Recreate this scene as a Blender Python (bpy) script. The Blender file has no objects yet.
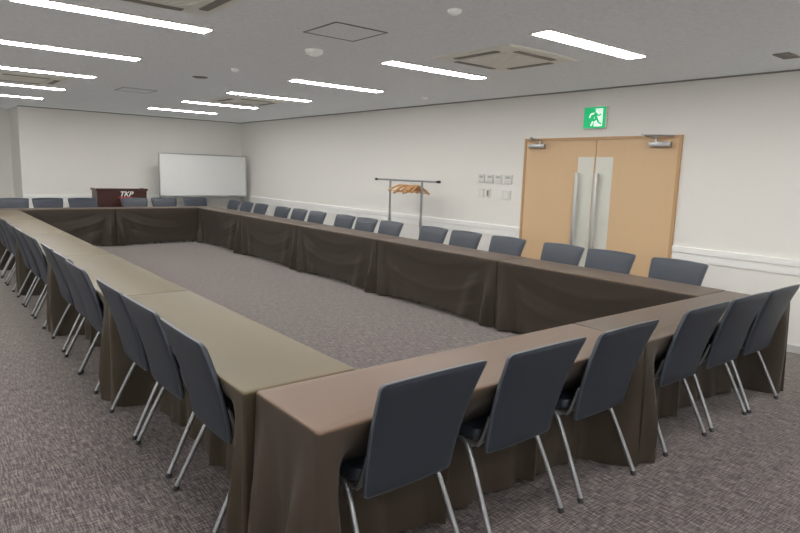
import bpy, bmesh, math, random
from mathutils import Vector, Matrix, noise
random.seed(7)
scn=bpy.context.scene
COL=scn.collection
try:
    scn.view_settings.view_transform='Standard'; scn.view_settings.look='None'
    scn.view_settings.exposure=0
except Exception: pass

# ------------------------------------------------------------------ helpers
def lin(c):
    o=[]
    for v in c:
        v/=255.0
        o.append(v/12.92 if v<=.04045 else ((v+.055)/1.055)**2.4)
    return (*o,1)
def mat(name,col,rough=.5,metal=0,spec=.5,emis=None,estr=0,var=0,scale=20,bump=0,bscale=200,sheen=0,stretch=None):
    m=bpy.data.materials.new(name); m.use_nodes=True
    nt=m.node_tree; b=nt.nodes['Principled BSDF']
    b.inputs['Roughness'].default_value=rough; b.inputs['Metallic'].default_value=metal
    b.inputs['Specular IOR Level'].default_value=spec
    b.inputs['Sheen Weight'].default_value=sheen
    c=lin(col)
    b.inputs['Base Color'].default_value=c
    tc=nt.nodes.new('ShaderNodeTexCoord')
    mp=nt.nodes.new('ShaderNodeMapping'); nt.links.new(tc.outputs['Object'],mp.inputs[0])
    if stretch: mp.inputs['Scale'].default_value=stretch
    if True:
        n=nt.nodes.new('ShaderNodeTexNoise'); n.inputs['Scale'].default_value=scale; n.inputs['Detail'].default_value=5
        nt.links.new(mp.outputs[0],n.inputs['Vector'])
        mx=nt.nodes.new('ShaderNodeMix'); mx.data_type='RGBA'
        k=max(var,.02)
        mx.inputs[6].default_value=(c[0]*(1-k),c[1]*(1-k),c[2]*(1-k),1)
        mx.inputs[7].default_value=(min(1,c[0]*(1+k)),min(1,c[1]*(1+k)),min(1,c[2]*(1+k)),1)
        nt.links.new(n.outputs['Fac'],mx.inputs[0]); nt.links.new(mx.outputs[2],b.inputs['Base Color'])
    if bump:
        n2=nt.nodes.new('ShaderNodeTexNoise'); n2.inputs['Scale'].default_value=bscale; n2.inputs['Detail'].default_value=3
        nt.links.new(mp.outputs[0],n2.inputs['Vector'])
        bp=nt.nodes.new('ShaderNodeBump'); bp.inputs['Strength'].default_value=bump; bp.inputs['Distance'].default_value=.01
        nt.links.new(n2.outputs['Fac'],bp.inputs['Height']); nt.links.new(bp.outputs[0],b.inputs['Normal'])
    if emis:
        b.inputs['Emission Color'].default_value=lin(emis); b.inputs['Emission Strength'].default_value=estr
    return m
def obj(name,bm,mats,parent=None,loc=(0,0,0),rot=0,smooth=False,label=None,cat=None,group=None,struct=False):
    me=bpy.data.meshes.new(name)
    bmesh.ops.recalc_face_normals(bm,faces=bm.faces[:])
    if smooth:
        for f in bm.faces: f.smooth=True
    bm.to_mesh(me); bm.free()
    for m in (mats if isinstance(mats,(list,tuple)) else [mats]): me.materials.append(m)
    o=bpy.data.objects.new(name,me); COL.objects.link(o)
    if parent is not None: o.parent=parent
    o.location=loc; o.rotation_euler=(0,0,rot)
    if smooth:
        try: me.set_sharp_from_angle(angle=math.radians(40))
        except Exception: pass
    tag(o,label,cat,group,struct)
    return o
def tag(o,label=None,cat=None,group=None,struct=False):
    if label: o['label']=label
    if cat: o['category']=cat
    if group: o['group']=group
    if struct: o['kind']='structure'
def empty(name,loc=(0,0,0),rot=0,**k):
    o=bpy.data.objects.new(name,None); COL.objects.link(o); o.empty_display_size=.1
    o.location=loc; o.rotation_euler=(0,0,rot); tag(o,**k); return o
def box(bm,x0,x1,y0,y1,z0,z1,mi=0,bev=0,seg=2):
    r=bmesh.ops.create_cube(bm,size=1)
    vs=r['verts']
    for v in vs:
        v.co=Vector(((x0+x1)/2+v.co.x*(x1-x0),(y0+y1)/2+v.co.y*(y1-y0),(z0+z1)/2+v.co.z*(z1-z0)))
    fs=set(f for v in vs for f in v.link_faces)
    for f in fs: f.material_index=mi
    if bev:
        es=set(e for v in vs for e in v.link_edges)
        r=bmesh.ops.bevel(bm,geom=list(es),offset=bev,segments=seg,affect='EDGES',profile=.5)
        for f in r['faces']: f.material_index=mi
def bx(*a,**k):
    bm=bmesh.new(); box(bm,*a,**k); return bm
def tube(bm,pts,r,n=10,mi=0,sx=1.0):
    pts=[Vector(p) for p in pts]
    rings=[]
    up=Vector((1,0,0))
    for i,p in enumerate(pts):
        if i==0: t=pts[1]-p
        elif i==len(pts)-1: t=p-pts[i-1]
        else: t=(pts[i+1]-p).normalized()+(p-pts[i-1]).normalized()
        t.normalize()
        a=up if abs(t.dot(up))<.9 else Vector((0,1,0))
        u=(a-t*a.dot(t)).normalized(); w=t.cross(u)
        rr=r[i] if isinstance(r,(list,tuple)) else r
        rings.append([bm.verts.new(p+u*math.cos(2*math.pi*k/n)*rr*sx+w*math.sin(2*math.pi*k/n)*rr) for k in range(n)])
    for A,B in zip(rings,rings[1:]):
        for k in range(n):
            f=bm.faces.new((A[k],A[(k+1)%n],B[(k+1)%n],B[k])); f.material_index=mi
    for R in (rings[0],rings[-1]):
        f=bm.faces.new(R); f.material_index=mi
def smoothpath(pts,it=2):
    pts=[Vector(p) for p in pts]
    for _ in range(it):
        q=[pts[0]]
        for a,b in zip(pts,pts[1:]):
            q.append(a*.75+b*.25); q.append(a*.25+b*.75)
        q.append(pts[-1]); pts=q
    return pts
def rrect(w,h,r,n=6,wb=None):
    if wb is None: wb=w
    out=[]
    for cx,cy,a0 in ((w/2-r,h/2-r,0),(-w/2+r,h/2-r,90),(-wb/2+r,-h/2+r,180),(wb/2-r,-h/2+r,270)):
        for k in range(n+1):
            a=math.radians(a0+90*k/n)
            out.append((cx+r*math.cos(a),cy+r*math.sin(a)))
    res=[]
    for i,p in enumerate(out):
        q=out[(i+1)%len(out)]
        res.append(p)
        d=math.hypot(q[0]-p[0],q[1]-p[1]); m=int(d/.05)
        for j in range(1,m): res.append((p[0]+(q[0]-p[0])*j/m,p[1]+(q[1]-p[1])*j/m))
    return res
def pad(bm,outline,prof,fn,mi=0):
    """closed lofted cushion; mi may be a list with one material index per band"""
    rings=[]
    for s,d in prof:
        rings.append([bm.verts.new(fn(u*s,v*s,d)) for u,v in outline])
    n=len(outline)
    for j,(A,B) in enumerate(zip(rings,rings[1:])):
        for k in range(n):
            f=bm.faces.new((A[k],A[(k+1)%n],B[(k+1)%n],B[k])); f.material_index=mi[j] if isinstance(mi,list) else mi
    for R,d in ((rings[0],prof[0][1]),(rings[-1],prof[-1][1])):
        c=bm.verts.new(fn(0,0,d))
        for k in range(n):
            f=bm.faces.new((R[k],R[(k+1)%n],c)); f.material_index=0

# ------------------------------------------------------------------ dimensions
H=2.573; XW=1.764; YF=11.97; YR=13.2; XR=-2.79; XL=-7.6; YB=-5.6
W=3.102; wd=.469; T=2.019; TH=.70

# ------------------------------------------------------------------ materials
M={}
M['wall']=mat('wall_paint',(238,237,233),.85,spec=.2,var=.02,scale=60,bump=.05,bscale=400)
M['rail']=mat('white_rail',(248,248,247),.45)
M['base']=mat('baseboard_grey',(196,196,195),.6)
M['gap']=mat('shadow_gap_grey',(140,140,138),.7)
M['hframe']=mat('hatch_frame_shadow_grey',(128,128,126),.6)  # grey darkened to draw the shadow lines round the hatch
M['white']=mat('white_plastic',(234,234,231),.4)
M['cwhite']=mat('ceiling_device_white_glow',(232,232,229),.4,emis=(232,232,229),estr=.16)
M['offwhite']=mat('ivory_plastic_glow',(192,189,180),.5,emis=(192,189,180),estr=.17)  # air conditioner plastic lifted by an added glow
M['offwhite2']=mat('ivory_button',(226,225,220),.5)
M['louver']=mat('louver_grey_glow',(118,115,107),.6,emis=(118,115,107),estr=.13)  # added glow brightens these grey parts, no light source
M['display']=mat('grey_display',(182,186,182),.3)
M['steel']=mat('silver_tube',(158,161,165),.38,metal=.75)
M['chrome']=mat('brushed_steel',(222,224,225),.3,metal=.8)
M['black']=mat('black_rubber',(22,22,23),.6)
M['foot']=mat('grey_leg_tip',(48,50,53),.6)
M['vinyl']=mat('slate_navy_vinyl',(47,54,65),.46,spec=.5,var=.06,scale=8,bump=.12,bscale=350)
M['piping']=mat('slate_piping',(82,89,98),.4,spec=.5)
M['lam']=mat('table_laminate',(120,100,80),.5)
M['dwood']=mat('dark_walnut',(64,31,28),.4,var=.3,scale=6,stretch=(1,1,8))
M['hwood']=mat('hanger_wood',(208,162,112),.4,var=.15,scale=20)
M['board']=mat('whiteboard_enamel',(228,230,230),.2,spec=.5)
M['alu']=mat('aluminium',(178,180,182),.35,metal=.8)
M['green']=mat('exit_green',(0,160,95),.4,emis=(0,190,120),estr=.6)
M['swhite']=mat('exit_white',(235,250,240),.4,emis=(225,255,240),estr=.6)
M['lamp']=mat('lamp_diffuser',(255,255,255),.5,emis=(255,252,247),estr=37)
M['red']=mat('logo_red',(205,50,60),.5)

def ceil_mat():
    m=mat('mineral_ceiling_board_glow',(190,191,190),.95,spec=.1)
    nt=m.node_tree; b=nt.nodes['Principled BSDF']
    tc=nt.nodes.new('ShaderNodeTexCoord')
    n=nt.nodes.new('ShaderNodeTexNoise'); n.inputs['Scale'].default_value=34; n.inputs['Detail'].default_value=8; n.inputs['Roughness'].default_value=.7
    nt.links.new(tc.outputs['Object'],n.inputs['Vector'])
    r=nt.nodes.new('ShaderNodeValToRGB')
    r.color_ramp.elements[0].position=.34; r.color_ramp.elements[0].color=lin((186,188,188))
    r.color_ramp.elements[1].position=.58; r.color_ramp.elements[1].color=lin((197,199,199))
    nt.links.new(n.outputs['Fac'],r.inputs[0]); nt.links.new(r.outputs[0],b.inputs['Base Color'])
    nt.links.new(r.outputs[0],b.inputs['Emission Color']); b.inputs['Emission Strength'].default_value=.22  # whole ceiling glows faintly, added as fill light for the room
    return m
M['ceil']=ceil_mat()

def carpet_mat():
    m=bpy.data.materials.new('woven_grey_carpet'); m.use_nodes=True
    nt=m.node_tree; b=nt.nodes['Principled BSDF']; b.inputs['Roughness'].default_value=.95
    b.inputs['Specular IOR Level'].default_value=.1
    b.inputs['Sheen Weight'].default_value=1.0; b.inputs['Sheen Roughness'].default_value=.28
    b.inputs['Sheen Tint'].default_value=(1,.95,.9,1)
    tc=nt.nodes.new('ShaderNodeTexCoord')
    def nz(sc,scale,det=2,off=0):
        mp=nt.nodes.new('ShaderNodeMapping'); mp.inputs['Scale'].default_value=sc; mp.inputs['Location'].default_value=(off,off*1.7,0)
        nt.links.new(tc.outputs['Object'],mp.inputs[0])
        n=nt.nodes.new('ShaderNodeTexNoise'); n.inputs['Scale'].default_value=scale; n.inputs['Detail'].default_value=det; n.inputs['Roughness'].default_value=.6
        nt.links.new(mp.outputs[0],n.inputs['Vector']); return n.outputs['Fac']
    def ramp(f,p0,p1):
        r=nt.nodes.new('ShaderNodeMapRange'); r.inputs[1].default_value=p0; r.inputs[2].default_value=p1
        nt.links.new(f,r.inputs[0]); return r.outputs[0]
    def math_(op,a,c):
        n=nt.nodes.new('ShaderNodeMath'); n.operation=op
        for i,v in enumerate((a,c)):
            if isinstance(v,(int,float)): n.inputs[i].default_value=v
            else: nt.links.new(v,n.inputs[i])
        return n.outputs[0]
    a=ramp(nz((1,10,1),14,2,0),.38,.62)
    c=ramp(nz((11,1,1),12,2,5),.38,.62)
    fine=ramp(nz((1,1,1),160,2,3),.3,.7)
    s=math_('ADD',math_('MULTIPLY',a,.38),math_('MULTIPLY',c,.46))
    s=math_('ADD',s,math_('MULTIPLY',fine,.16))
    r=nt.nodes.new('ShaderNodeValToRGB')
    e=r.color_ramp.elements
    e[0].position=.08; e[0].color=lin((55,50,53))
    e[1].position=.95; e[1].color=lin((152,143,138))
    k=e.new(.40); k.color=lin((88,82,84))
    k=e.new(.62); k.color=lin((112,105,104))
    nt.links.new(s,r.inputs[0]); nt.links.new(r.outputs[0],b.inputs['Base Color'])
    bp=nt.nodes.new('ShaderNodeBump'); bp.inputs['Strength'].default_value=.2; bp.inputs['Distance'].default_value=.003
    nt.links.new(s,bp.inputs['Height']); nt.links.new(bp.outputs[0],b.inputs['Normal'])
    return m
M['carpet']=carpet_mat()
M['door']=mat('light_beech_veneer',(219,187,147),.45,var=.035,scale=4,stretch=(1,14,.6))
M['doorframe']=mat('beech_frame',(198,160,118),.45,var=.05,scale=6,stretch=(1,10,1))
M['plate']=mat('satin_push_plate',(222,222,214),.4,metal=.15)

def cloth_mat(name,col,sk_shaded):
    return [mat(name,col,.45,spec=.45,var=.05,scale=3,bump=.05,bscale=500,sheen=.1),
            mat(name+'_shaded_skirt',sk_shaded,.5,spec=.35,var=.05,scale=3,bump=.05,bscale=500,sheen=.06)]  # same cloth, darker slot: shade of the hanging sides put into colour
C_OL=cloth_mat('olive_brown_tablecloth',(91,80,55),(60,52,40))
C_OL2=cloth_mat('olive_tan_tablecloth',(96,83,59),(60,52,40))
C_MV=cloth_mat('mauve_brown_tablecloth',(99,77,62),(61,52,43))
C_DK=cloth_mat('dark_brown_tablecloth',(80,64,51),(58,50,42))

# ------------------------------------------------------------------ room shell
def plane_box(name,m,*a,label=None):
    return obj(name,bx(*a),m,struct=True,label=label)
plane_box('floor',M['carpet'],XL-.2,XW+.2,YB-.2,YR+.2,-.1,0)
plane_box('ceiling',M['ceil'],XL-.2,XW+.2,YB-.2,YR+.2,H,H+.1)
plane_box('wall_right',M['wall'],XW,XW+.15,YB-.2,YR+.2,0,H)
plane_box('wall_far',M['wall'],XR,XW,YF,YR,0,H)
plane_box('wall_recess',M['wall'],XL,XR,YR,YR+.15,0,H)
plane_box('wall_left',M['wall'],XL-.15,XL,YB-.2,YR+.2,0,H)
plane_box('wall_back',M['wall'],XL,XW,YB-.15,YB,0,H)
DY0,DY1,DH=1.134,3.221,2.02
def railprof(name,y0,y1):
    bm=bmesh.new()
    box(bm,XW-.022,XW,y0,y1,.80,.865,bev=.004); box(bm,XW-.012,XW,y0,y1,.72,.80)
    obj(name,bm,M['rail'],struct=True)
railprof('trim_1',YB,DY0-.002); railprof('trim_2',DY1+.002,YF)
bm=bmesh.new(); box(bm,XR,XW-.022,YF-.022,YF,.80,.865,bev=.004); box(bm,XR,XW-.022,YF-.012,YF,.72,.80)
obj('trim_3',bm,M['rail'],struct=True)
plane_box('trim_4',M['gap'],XW-.006,XW,YB,YF,H-.016,H)
plane_box('trim_5',M['gap'],XR,XW-.006,YF-.006,YF,H-.016,H)
obj('baseboard_right',bx(XW-.01,XW,YB,DY0-.002,0,.07),M['base'],struct=True)
obj('baseboard_right_far',bx(XW-.01,XW,DY1+.002,YF,0,.07),M['base'],struct=True)
obj('baseboard_far',bx(XR,XW-.01,YF-.01,YF,0,.07),M['base'],struct=True)

# door frame
bm=bmesh.new(); fw=.032
box(bm,XW-.026,XW,DY0,DY0+fw,0,DH); box(bm,XW-.026,XW,DY1-fw,DY1,0,DH); box(bm,XW-.026,XW,DY0+fw,DY1-fw,DH-fw,DH)
obj('trim_6',bm,M['doorframe'],struct=True,label='beech door frame around the double door')
DC=2.15
def door(n,y0,y1,hside):
    d=obj('door_%d'%n,bx(XW-.02,XW-.001,y0+.002,y1-.002,.005,DH-fw-.002,bev=.002),M['door'],struct=True,label='light beech veneered door leaf with a long steel pull bar')
    s=1 if hside=='low' else -1
    ye=y0 if hside=='low' else y1
    a,b=sorted((ye+s*.012,ye+s*.235))
    obj('push_plate',bx(XW-.024,XW-.019,a,b,.25,1.79,bev=.001),M['plate'],parent=d,label='satin metal push plate')
    hy=ye+s*(.205 if hside=='low' else .06)
    bm=bmesh.new()
    tube(bm,[(XW-.075,hy,.60),(XW-.075,hy,1.60)],.024,14)
    for z in (.74,1.46): tube(bm,[(XW-.075,hy,z),(XW-.022,hy,z)],.009,10)
    obj('handle',bm,M['chrome'],parent=d,smooth=True,label='long brushed steel pull bar')
    hy=(y1-.07) if hside=='low' else (y0+.07)
    hs=-1 if hside=='low' else 1
    a,b=sorted((hy,hy+hs*.24))
    c=obj('door_closer',bx(XW-.075,XW-.021,a,b,DH-.125,DH-.07,bev=.008),M['alu'],parent=d,smooth=True,label='silver door closer box')
    bm=bmesh.new()
    tube(bm,[(XW-.05,hy+hs*.17,DH-.07),(XW-.05,hy+hs*.17,DH-.02)],.014,10)
    tube(bm,[(XW-.05,hy+hs*.17,DH-.025),(XW-.27,hy+hs*.20,DH-.015),],.010,8)
    tube(bm,[(XW-.27,hy+hs*.20,DH-.015),(XW-.035,hy-hs*.02,DH-.01)],.010,8)
    tube(bm,[(XW-.27,hy+hs*.20,DH-.025),(XW-.27,hy+hs*.20,DH-.0)],.014,8)
    obj('closer_arm',bm,M['alu'],parent=c,smooth=True)
door(1,DC,DY1-fw,'low'); door(2,DY0+fw,DC,'high')

# ------------------------------------------------------------------ ceiling lights
def ceiling_light(x0,x1,y):
    e=empty('ceiling_light',((x0+x1)/2,y,H),label='slim white recessed linear fluorescent ceiling light, switched on',cat='ceiling light',group='linear ceiling lights')
    L=(x1-x0)/2
    bm=bmesh.new()
    for a in ((-L-.02,L+.02,-.10,-.075),(-L-.02,L+.02,.075,.10),(-L-.02,-L,-.075,.075),(L,L+.02,-.075,.075)):
        box(bm,*a,-.014,-.0005)
    obj('housing',bm,M['white'],parent=e)
    obj('diffuser',bx(-L,L,-.075,.075,-.018,-.001),M['lamp'],parent=e)
LY=[.864+1.803*k for k in range(-3,6)]
for y in LY:
    ceiling_light(-.965,.30,y); ceiling_light(-3.96,-2.693,y); ceiling_light(-6.95,-5.69,y)

# ------------------------------------------------------------------ ceiling air conditioners
def cassette(x,y):
    e=empty('air_conditioner',(x,y,H),label='square ivory ceiling cassette air conditioner with four louvers',cat='air conditioner',group='ceiling cassette air conditioners')
    S=.46
    bm=bmesh.new()
    ol=rrect(2*S,2*S,.03,4)
    pad(bm,ol,[(1,-.0005),(1,-.008),(.97,-.018),(.9,-.022)],lambda u,v,d:(u,v,d))
    obj('panel',bm,M['offwhite'],parent=e)
    g=.27
    bm=bmesh.new(); box(bm,-g,g,-g,g,-.027,-.020)
    for k in range(13):
        t=-g+.03+k*(2*g-.06)/12
        box(bm,-g+.02,g-.02,t-.006,t+.006,-.032,-.027)
    obj('intake_grille',bm,M['offwhite'],parent=e)
    for sx,sy in ((1,0),(-1,0),(0,1),(0,-1)):
        c=.35
        if sx: a=(sx*c-.032,sx*c+.032,-.25,.25)
        else: a=(-.25,.25,sy*c-.032,sy*c+.032)
        obj('louver',bx(*a,-.028,-.021,bev=.003),M['louver'],parent=e)
cassette(-.35,1.76); cassette(-.30,7.15); cassette(-3.33,7.15); cassette(-3.33,1.76)
def hatch(x,y,s=.46):
    bm=bmesh.new(); a=s/2; t=.012
    for q in ((-a,a,-a,-a+t),(-a,a,a-t,a),(-a,-a+t,-a+t,a-t),(a-t,a,-a+t,a-t)): box(bm,*q,-.006,-.0005,mi=0)
    box(bm,-a+t,a-t,-a+t,a-t,-.003,-.0005,mi=1)
    obj('inspection_hatch',bm,[M['hframe'],M['ceil']],loc=(x,y,H),label='square aluminium-framed inspection hatch in the ceiling',cat='ceiling hatch',group='ceiling inspection hatches')
hatch(-1.915,1.945); hatch(-1.92,7.3)
def disc(name,x,y,r,hh,label,cat,m=None,group=None):
    bm=bmesh.new()
    n=28
    prof=[(r,-.0005),(r,-hh*.4),(r*.85,-hh*.7),(r*.55,-hh*.75),(r*.5,-hh),(r*.2,-hh)]
    ol=[(math.cos(2*math.pi*k/n),math.sin(2*math.pi*k/n)) for k in range(n)]
    pad(bm,ol,prof,lambda u,v,d:(u,v,d))
    obj(name,bm,m or M['cwhite'],loc=(x,y,H),smooth=True,label=label,cat=cat,group=group)
disc('smoke_detector',-1.71,2.74,.08,.05,'round white smoke detector on the ceiling','smoke detector')
disc('sprinkler_head',-1.78,.90,.045,.03,'small round white sprinkler cover on the ceiling','sprinkler',group='ceiling sprinklers')
disc('sprinkler_head',-1.75,4.3,.045,.03,'small round white sprinkler cover on the ceiling','sprinkler',group='ceiling sprinklers')
disc('sprinkler_head',1.09,4.49,.045,.03,'small round white sprinkler cover on the ceiling','sprinkler',group='ceiling sprinklers')
disc('ceiling_speaker',-1.78,5.22,.09,.012,'round flat grey ceiling speaker grille','ceiling speaker',m=M['louver'])
bm=bmesh.new(); box(bm,-.12,.12,-.06,.06,-.012,-.0005,bev=.002)
for k in range(5): box(bm,-.1,.1,-.045+k*.022,-.037+k*.022,-.016,-.012)
obj('air_vent',bm,M['louver'],loc=(1.02,-.02,H),label='small grey slotted ceiling air vent',cat='air vent')

# ------------------------------------------------------------------ exit sign
e=empty('exit_sign',(XW,2.195,2.24),label='green illuminated emergency exit sign with running figure above door',cat='exit sign')
obj('sign_housing',bx(-.035,-.001,-.15,.15,-.125,.125,bev=.004),M['white'],parent=e)
obj('sign_panel',bx(-.038,-.035,-.145,.145,-.12,.12),M['green'],parent=e)
def poly(bm,pts,x,mi=0):
    bm.faces.new([bm.verts.new((x,-u,v)) for u,v in pts]).material_index=mi
def limb(bm,p,q,w,x):
    d=Vector((q[0]-p[0],q[1]-p[1])); d.normalize(); nx,ny=-d.y*w/2,d.x*w/2
    poly(bm,[(p[0]+nx,p[1]+ny),(q[0]+nx,q[1]+ny),(q[0]-nx,q[1]-ny),(p[0]-nx,p[1]-ny)],x)
bm=bmesh.new()
X=-.0388
poly(bm,[(-.005,-.10),(.105,-.10),(.105,.10),(-.005,.10)],X)
obj('doorway_symbol',bm,M['swhite'],parent=e)
k=1.35
def K(p): return (p[0]*k-.035,p[1]*k+.0)
bm=bmesh.new(); X=-.0396
c=K((.022,.058)); poly(bm,[(c[0]+.02*math.cos(t*math.pi/8),c[1]+.02*math.sin(t*math.pi/8)) for t in range(16)],X)
for p,q,w in (((.026,.042),(.046,-.014),.038),((.03,.036),(-.012,.03),.018),((-.012,.03),(-.024,-.002),.018),((.036,.038),(.066,.014),.018),((.066,.014),(.088,.03),.018),
    ((.046,-.01),(.014,-.03),.025),((.014,-.03),(-.006,-.068),.02),((.05,-.01),(.068,-.042),.025),((.068,-.042),(.096,-.055),.02)):
    limb(bm,K(p),K(q),w,X)
obj('running_figure',bm,M['green'],parent=e)
for nm,segs in (('figure_arm',(((-.012,.03),(.02,.036),.018),((-.012,.03),(-.024,-.002),.018))),('figure_leg',(((.012,-.032),(-.006,-.068),.02),))):
    bm=bmesh.new()
    for p,q,w in segs: limb(bm,K(p),K(q),w,-.0402)
    obj(nm,bm,M['swhite'],parent=e)

# ------------------------------------------------------------------ wall switches
def switch(y,z,w,hh,kind):
    e=empty('wall_switch',(XW,y,z),label={'t':'white wall thermostat controller with small grey display','s':'white plastic wall switch plate','o':'white plastic wall socket plate'}[kind],cat='wall switch',group='controls on the wall beside the door')
    obj('plate',bx(-.022,-.001,-w/2,w/2,-hh/2,hh/2,bev=.003),M['offwhite2'],parent=e)
    if kind=='t':
        obj('display',bx(-.0235,-.022,-w*.34,w*.34,hh*.08,hh*.34),M['display'],parent=e)
        bm=bmesh.new()
        for k in (-1,0,1): box(bm,-.0235,-.022,k*w*.26-.007,k*w*.26+.007,-hh*.3,-hh*.2)
        obj('button',bm,M['display'],parent=e)
    else:
        bm=bmesh.new(); box(bm,-.025,-.022,-w*.22,w*.22,-hh*.32,hh*.32,bev=.001)
        obj('rocker',bm,M['louver' if kind=='o' else 'white'],parent=e)
for y,w in ((3.97,.11),(3.81,.11),(3.655,.12),(3.48,.13)): switch(y,1.49,w,.115,'t')
switch(3.96,1.29,.09,.12,'s'); switch(3.83,1.29,.07,.12,'o'); switch(3.50,1.28,.14,.12,'s')

# ------------------------------------------------------------------ whiteboard
e=empty('whiteboard',(.63,11.35,0),label='large blank rolling whiteboard with slim aluminium frame',cat='whiteboard')
hw=.99
obj('writing_surface',bx(-hw+.015,hw-.015,-.012,.012,.885,1.765),M['board'],parent=e)
bm=bmesh.new()
box(bm,-hw,hw,-.018,.018,1.76,1.785,bev=.004); box(bm,-hw,hw,-.018,.018,.865,.89,bev=.004)
box(bm,-hw,-hw+.022,-.018,.018,.89,1.76,bev=.003); box(bm,hw-.022,hw,-.018,.018,.89,1.76,bev=.003)
obj('frame',bm,M['alu'],parent=e)
obj('pen_tray',bx(-hw+.1,hw-.1,-.08,-.018,.862,.876,bev=.003),M['alu'],parent=e)
for s in (-1,1):
    bm=bmesh.new()
    tube(bm,[(s*(hw-.03),.03,.09),(s*(hw-.03),.03,1.3)],.016,10); tube(bm,[(s*(hw-.03),-.25,.08),(s*(hw-.03),.28,.08)],.018,10)
    obj('stand',bm,M['alu'],parent=e,smooth=True)
    for yy in (-.24,.27):
        bm=bmesh.new(); tube(bm,[(s*(hw-.03)-.012,yy,.032),(s*(hw-.03)+.012,yy,.032)],.03,16)
        tube(bm,[(s*(hw-.03),yy,.032),(s*(hw-.03),yy,.08)],.008,8)
        obj('caster',bm,M['black'],parent=e,smooth=True)

# ------------------------------------------------------------------ lectern
e=empty('lectern',(-1.18,11.25,0),label='dark walnut lectern with a company logo on the front',cat='lectern')
bm=bmesh.new(); box(bm,-.47,.47,-.2,.24,.06,.985,bev=.006)
obj('body',bm,M['dwood'],parent=e)
obj('plinth',bx(-.44,.44,-.17,.21,0,.06),M['black'],parent=e)
bm=bmesh.new(); box(bm,-.49,.49,-.215,.26,.985,1.01,bev=.005)
box(bm,-.49,.49,-.215,-.195,1.01,1.035,bev=.004); box(bm,-.49,-.47,-.195,.26,1.01,1.03,bev=.004); box(bm,.47,.49,-.195,.26,1.01,1.03,bev=.004)
obj('top',bm,M['dwood'],parent=e)
def text_mesh(txt,size,m,parent,loc,rot,ext=.002,name='logo',shear=0,off=.03):
    cu=bpy.data.curves.new(name,'FONT'); cu.body=txt; cu.size=size; cu.extrude=ext; cu.align_x='CENTER'; cu.align_y='CENTER'; cu.shear=shear; cu.offset=size*off
    t=bpy.data.objects.new('tmp',cu); COL.objects.link(t)
    dg=bpy.context.evaluated_depsgraph_get(); me=bpy.data.meshes.new_from_object(t.evaluated_get(dg))
    bpy.data.objects.remove(t)
    me.materials.clear(); me.materials.append(m)
    o=bpy.data.objects.new(name,me); COL.objects.link(o); o.parent=parent; o.location=loc; o.rotation_euler=rot
    return o
o=text_mesh('TKP',.14,M['white'],e,(.06,-.2032,.92),(math.pi/2,0,0),ext=.002,name='logo',shear=.35,off=.02); o['label']='white slanted logo letters'
bm=bmesh.new(); box(bm,-.08,.19,-.2035,-.2,.848,.862); obj('logo_stripe',bm,M['red'],parent=e,label='red line below the logo letters')

# ------------------------------------------------------------------ coat rack & hangers
RX,RY=1.30,5.10
e=empty('coat_rack',(RX,RY,0),label='chrome rolling coat rack with telescopic rail',cat='coat rack')
bm=bmesh.new(); tube(bm,[(0,-.72,1.42),(0,.72,1.42)],.014,12); obj('hanging_rail',bm,M['steel'],parent=e,smooth=True)
for y in (-.375,.375):
    bm=bmesh.new(); tube(bm,[(0,y,.10),(0,y,1.41)],.017,12); tube(bm,[(0,y,.75),(0,y,.83)],.022,12)
    obj('post',bm,M['steel'],parent=e,smooth=True)
    bm=bmesh.new(); tube(bm,[(-.22,y,.085),(.22,y,.085)],.016,12); obj('foot',bm,M['steel'],parent=e,smooth=True)
    for x in (-.2,.2):
        bm=bmesh.new(); tube(bm,[(x,y-.012,.03),(x,y+.012,.03)],.028,16); tube(bm,[(x,y,.03),(x,y,.085)],.008,8)
        obj('caster',bm,M['black'],parent=e,smooth=True)
for y in (-.73,.73):
    bm=bmesh.new(); tube(bm,[(0,y-.03,1.42),(0,y+.03,1.42)],.018,12); obj('end_cap',bm,M['black'],parent=e,smooth=True)
bm=bmesh.new(); tube(bm,[(0,-.375,.2),(0,.375,.2)],.011,10); obj('cross_bar',bm,M['steel'],parent=e,smooth=True)
def hanger_parts():
    bm=bmesh.new()
    pts=smoothpath([(-.19,0,-.165),(-.13,0,-.12),(-.05,0,-.08),(0,0,-.066),(.05,0,-.08),(.13,0,-.12),(.19,0,-.165)],2)
    tube(bm,pts,[.011+.006*abs(p.x)/.19 for p in pts],8)
    a=obj('shoulder_arm',bm,M['hwood'],smooth=True)
    bm=bmesh.new(); tube(bm,[(-.175,0,-.158),(.175,0,-.158)],.006,8); b=obj('trouser_bar',bm,M['hwood'],smooth=True)
    bm=bmesh.new()
    p=[(0,0,-.07),(0,0,-.035)]+[(.018*math.sin(t),0,-.004-.018*math.cos(t)+.0) for t in [math.radians(x) for x in (0,40,80,120,160,200,240)]]
    tube(bm,p,.0025,6); c=obj('hook',bm,M['chrome'],smooth=True)
    return a,b,c
hp=hanger_parts()
HL='light wooden coat hanger hanging on the chrome rack'
for i in range(13):
    y=RY+.12-i*.036+random.uniform(-.01,.01)
    h_=empty('coat_hanger',(RX,y,1.417),label=HL,cat='coat hanger',group='wooden hangers on the coat rack')
    h_.rotation_euler=(random.uniform(-.1,.1),random.uniform(-.15,.15),random.uniform(-.45,.55))
    for p in hp:
        q=p.copy(); q.parent=h_; COL.objects.link(q)
for p in hp: bpy.data.objects.remove(p)

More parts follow.
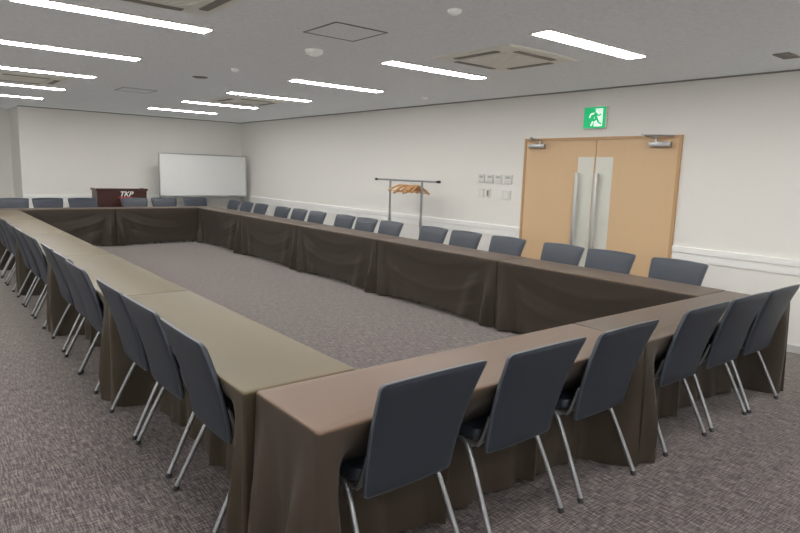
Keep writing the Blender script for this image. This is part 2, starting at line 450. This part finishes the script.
# ------------------------------------------------------------------ tables with cloths
NEARX=(-3.16,-2.53,-1.91,-1.08,-.50,.03)
LEFTY=(.46,1.08,1.62,2.49,3.0,3.62,4.5,5.08,5.66,6.5,7.1,7.7,8.55,9.15,9.72)
RIGHTY=(.50,1.16,1.73,2.46,3.12,3.71,4.58,5.17,5.75,6.55,7.15,7.75,8.6,9.2,9.8)
FARX=(.17,-.47,-1.05,-1.98,-2.56,-3.10)
def smooth(a,b,x):
    t=max(0,min(1,(x-a)/(b-a))); return t*t*(3-2*t)
def table(x0,x1,y0,y1,m,label,free=(),seed=0,push=None):
    """push=(side,[chair coordinates]) : chairs tucked in press the skirt inwards there"""
    g=.002
    x0+=g;x1-=g;y0+=g;y1-=g
    cx,cy=(x0+x1)/2,(y0+y1)/2
    lx,ly=(x1-x0)/2,(y1-y0)/2
    tb=bmesh.new(); box(tb,-lx+.012,lx-.012,-ly+.012,ly-.012,TH-.03,TH-.004)
    t=obj('conference_table',tb,M['lam'],loc=(cx,cy,0),label=label,cat='table',group='tables in the rectangular ring')
    r=.014; step=.02
    per=[]
    def side(p,q,nrm,name):
        L=(Vector(q)-Vector(p)).length; n=max(4,int(L/step))
        for k in range(n):
            s=k/n; per.append((p[0]+(q[0]-p[0])*s,p[1]+(q[1]-p[1])*s,nrm[0],nrm[1],name,s*L,L))
    def arc(c,a0):
        for k in range(5):
            a=math.radians(a0+90*k/5); per.append((c[0]+r*math.cos(a),c[1]+r*math.sin(a),math.cos(a),math.sin(a),'c',0,1))
    side((lx,-ly+r),(lx,ly-r),(1,0),'x+'); arc((lx-r,ly-r),0)
    side((lx-r,ly),(-lx+r,ly),(0,1),'y+'); arc((-lx+r,ly-r),90)
    side((-lx,ly-r),(-lx,-ly+r),(-1,0),'x-'); arc((-lx+r,-ly+r),180)
    side((-lx+r,-ly),(lx-r,-ly),(0,-1),'y-'); arc((lx-r,-ly+r),270)
    NZ=30
    zs=[TH,TH-.0015,TH-.005,TH-.012]+[TH-.02-(TH-.032)*(k/NZ) for k in range(1,NZ+1)]
    ins=[.012,.006,.0015,0]
    bm=bmesh.new(); rings=[]
    N=len(per)
    rnd=random.Random(seed)
    ph=[rnd.uniform(0,6.28) for _ in range(6)]
    fo=[rnd.uniform(.75,1.3) for _ in range(8)]
    for j,z in enumerate(zs):
        ring=[]
        for i,(x,y,nx,ny,sd,s,L) in enumerate(per):
            d=-ins[j] if j<4 else 0
            t_=max(0,(TH-.01-z)/TH)
            zz=z
            if j>=4:
                if sd=='c':
                    sides=[('x+' if nx>0 else 'x-'),('y+' if ny>0 else 'y-')]
                    if all(q in free for q in sides): d+=.03*t_
                elif sd in free:
                    dc=min(s,L-s); w_=s/L
                    e0=fo[int(s>L/2)]; e1=fo[2+int(s>L/2)]
                    # one bold hanging corner fold that widens downwards
                    f=.062*e0*math.exp(-((dc-.045-.07*t_)/.045)**2)
                    f-=.026*math.exp(-((dc-.14-.10*t_)/.05)**2)
                    f+=.018*e1*math.exp(-((dc-.26-.17*t_)/.075)**2)
                    dd=f*smooth(0,.9,t_)*1.1
                    n1=noise.noise(Vector((s*1.3+seed*7.3,z*1.0,seed*3.1+(5 if sd[0]=='x' else 0))))
                    dd+=.022*n1*smooth(0,.5,t_)+.010*t_
                    # swags: creases hanging in a curve between the two top corners
                    if L>1:
                        phs=20*(z+.34*math.sin(math.pi*w_)**.8)+ph[0]
                        a_=smooth(.03,.25,dc)*(.35+.65*smooth(.95,.2,dc))*smooth(0,.25,t_)*smooth(1.0,.6,t_)
                        n3=.5+.5*noise.noise(Vector((s*1.1+seed,z*2,seed*.7)))
                        dd+=(math.sin(phs)**3)*.0085*a_*(.4+n3)
                    d+=max(dd,-.004)
                    zz=z+(.055*math.sin(min(1,dc/.75)*math.pi/2)-.008)*t_**1.5
                    if push and sd==push[0]:
                        wc=(cx+x) if sd[0]=='y' else (cy+y)
                        pu=max([smooth(.42,.24,abs(wc-c)) for c in push[1]]+[0])
                        prof=smooth(.69,.38,z)
                        pu*=smooth(0,.16,dc)
                        d-=.225*pu*prof*(1-.08*math.sin(wc*23)*t_)
                        zz-=.02*t_
            ring.append(bm.verts.new((x+nx*d,y+ny*d,max(zz,.004))))
        rings.append(ring)
    bm.faces.new(rings[0])
    for j,(A,B) in enumerate(zip(rings,rings[1:])):
        for k in range(N):
            f=bm.faces.new((A[k],A[(k+1)%N],B[(k+1)%N],B[k]))
            if j>=3: f.material_index=1  # hanging sides take the slot with painted shade
    return obj('tablecloth',bm,m,parent=t,smooth=True)
LB='long meeting table covered by a floor-length %s cloth'
X0=-3.587
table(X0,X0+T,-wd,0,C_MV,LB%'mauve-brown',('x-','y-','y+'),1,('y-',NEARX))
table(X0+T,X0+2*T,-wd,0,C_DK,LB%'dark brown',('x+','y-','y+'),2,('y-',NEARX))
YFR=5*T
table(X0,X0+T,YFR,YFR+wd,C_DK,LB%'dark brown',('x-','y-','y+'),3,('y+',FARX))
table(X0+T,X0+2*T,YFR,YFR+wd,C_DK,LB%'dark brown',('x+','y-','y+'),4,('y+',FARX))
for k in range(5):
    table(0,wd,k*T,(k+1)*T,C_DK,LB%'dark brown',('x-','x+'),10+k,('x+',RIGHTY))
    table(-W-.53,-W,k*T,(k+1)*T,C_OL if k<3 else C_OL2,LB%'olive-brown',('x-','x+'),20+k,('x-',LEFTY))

# ------------------------------------------------------------------ chairs
def chair_parts():
    P=[]
    rake=math.tan(math.radians(16.5))
    zc=.617; hh=.476
    def fb(u,v,d):
        z=zc+v
        y=-.212-(v)*rake+ .16*u*u + d - .018*(v/(hh/2))**2
        return (u,y,z)
    ol=rrect(.505,hh,.020,5,wb=.425)
    ol=[(u*(1-.014*math.cos(v/hh*math.pi)*(abs(u)>.15)),v+(.009*(1-(u/.25)**2) if v>hh*.38 else 0)) for u,v in ol]
    bm=bmesh.new()
    prof=[(.12,.026),(.3,.025),(.5,.024),(.7,.023),(.87,.019),(.94,.014),(.975,.007),(.986,.003),
          (1.0,.003),(1.007,-.004),(1.003,-.011),(.985,-.0115),
          (.965,-.0145),(.93,-.018),(.8,-.021),(.6,-.022),(.4,-.023),(.2,-.023)]
    pad(bm,ol,prof,fb,mi=[0]*7+[1]*4+[0]*10)
    P.append(obj('backrest',bm,[M['vinyl'],M['piping']],smooth=True))
    bm=bmesh.new()
    ol=rrect(.44,.36,.05,6,wb=.42)
    def fs(u,v,d): return (u,v+.07,.43+d-.01*(v/.21))
    pad(bm,ol,[(.97,-.025),(1,-.018),(1.0,.008),(.97,.022),(.85,.030),(.5,.033)],fs)
    P.append(obj('seat',bm,M['vinyl'],smooth=True))
    bm=bmesh.new()
    for s in (-1,1):
        tube(bm,smoothpath([(s*.205,.20,.395),(s*.205,-.10,.39),(s*.20,-.125,.42),(s*.20,-.165,.54)],1),.010,8)
    tube(bm,[(-.205,.17,.39),(.205,.17,.39)],.010,8); tube(bm,[(-.205,-.07,.385),(.205,-.07,.385)],.010,8)
    P.append(obj('frame',bm,M['steel'],smooth=True))
    for s in (-1,1):
        bm=bmesh.new()
        tube(bm,smoothpath([(s*.212,-.01,.40),(s*.213,-.055,.385),(s*.222,-.115,.28),(s*.236,-.248,.012)],1),.0118,10)
        tube(bm,[(s*.2365,-.2500,.0),(s*.2355,-.243,.022)],.0138,10,mi=1)
        P.append(obj('leg',bm,[M['steel'],M['foot']],smooth=True))
        bm=bmesh.new()
        tube(bm,smoothpath([(s*.212,.06,.40),(s*.214,.11,.37),(s*.226,.225,.012)],1),.0118,10)
        tube(bm,[(s*.226,.227,.0),(s*.2255,.222,.022)],.0138,10,mi=1)
        P.append(obj('leg',bm,[M['steel'],M['foot']],smooth=True))
    return P
cp=chair_parts()
def chair(x,y,rot,group,label):
    e=empty('banquet_chair',(x,y,0),rot,label=label,cat='chair',group=group)
    for p in cp:
        q=p.copy(); q.parent=e; COL.objects.link(q)
J=lambda a:random.uniform(-a,a)
CL='charcoal vinyl stacking banquet chair, silver legs, %s'
for x in NEARX:
    chair(x,-.27+J(.01),J(.02),'chairs along the near table row',CL%'tucked at brown clothed table')
for y in LEFTY:
    chair(-3.42+J(.01),y,-math.pi/2+J(.03),'chairs along the olive table row',CL%'tucked at olive clothed table')
for y in RIGHTY:
    chair(.37+J(.01),y,math.pi/2+J(.03),'chairs along the wall-side table row',CL%'between table and wall')
for x in FARX:
    chair(x,10.47+J(.01),math.pi+J(.03),'chairs along the row by the whiteboard',CL%'facing away from whiteboard')
for p in cp: bpy.data.objects.remove(p)

# ------------------------------------------------------------------ world + camera
w=bpy.data.worlds.new('world'); scn.world=w; w.use_nodes=True
w.node_tree.nodes['Background'].inputs[0].default_value=(.8,.85,.9,1); w.node_tree.nodes['Background'].inputs[1].default_value=.3
yaw,pi_,ro=.6804,.1541,.03225
F=Vector((math.sin(yaw)*math.cos(pi_),math.cos(yaw)*math.cos(pi_),-math.sin(pi_)))
R=Vector((math.cos(yaw),-math.sin(yaw),0)); U=R.cross(F)
R2=R*math.cos(ro)+U*math.sin(ro); U2=-R*math.sin(ro)+U*math.cos(ro)
cam=bpy.data.cameras.new('camera'); co=bpy.data.objects.new('camera',cam); COL.objects.link(co)
cam.sensor_width=36; cam.lens=611.5*36/800; cam.clip_start=.05; cam.clip_end=100
m=Matrix.Identity(4)
for i in range(3): m[i][0]=R2[i]; m[i][1]=U2[i]; m[i][2]=-F[i]
m.translation=Vector((-4.578,-2.09,1.55)); co.matrix_world=m
scn.camera=co
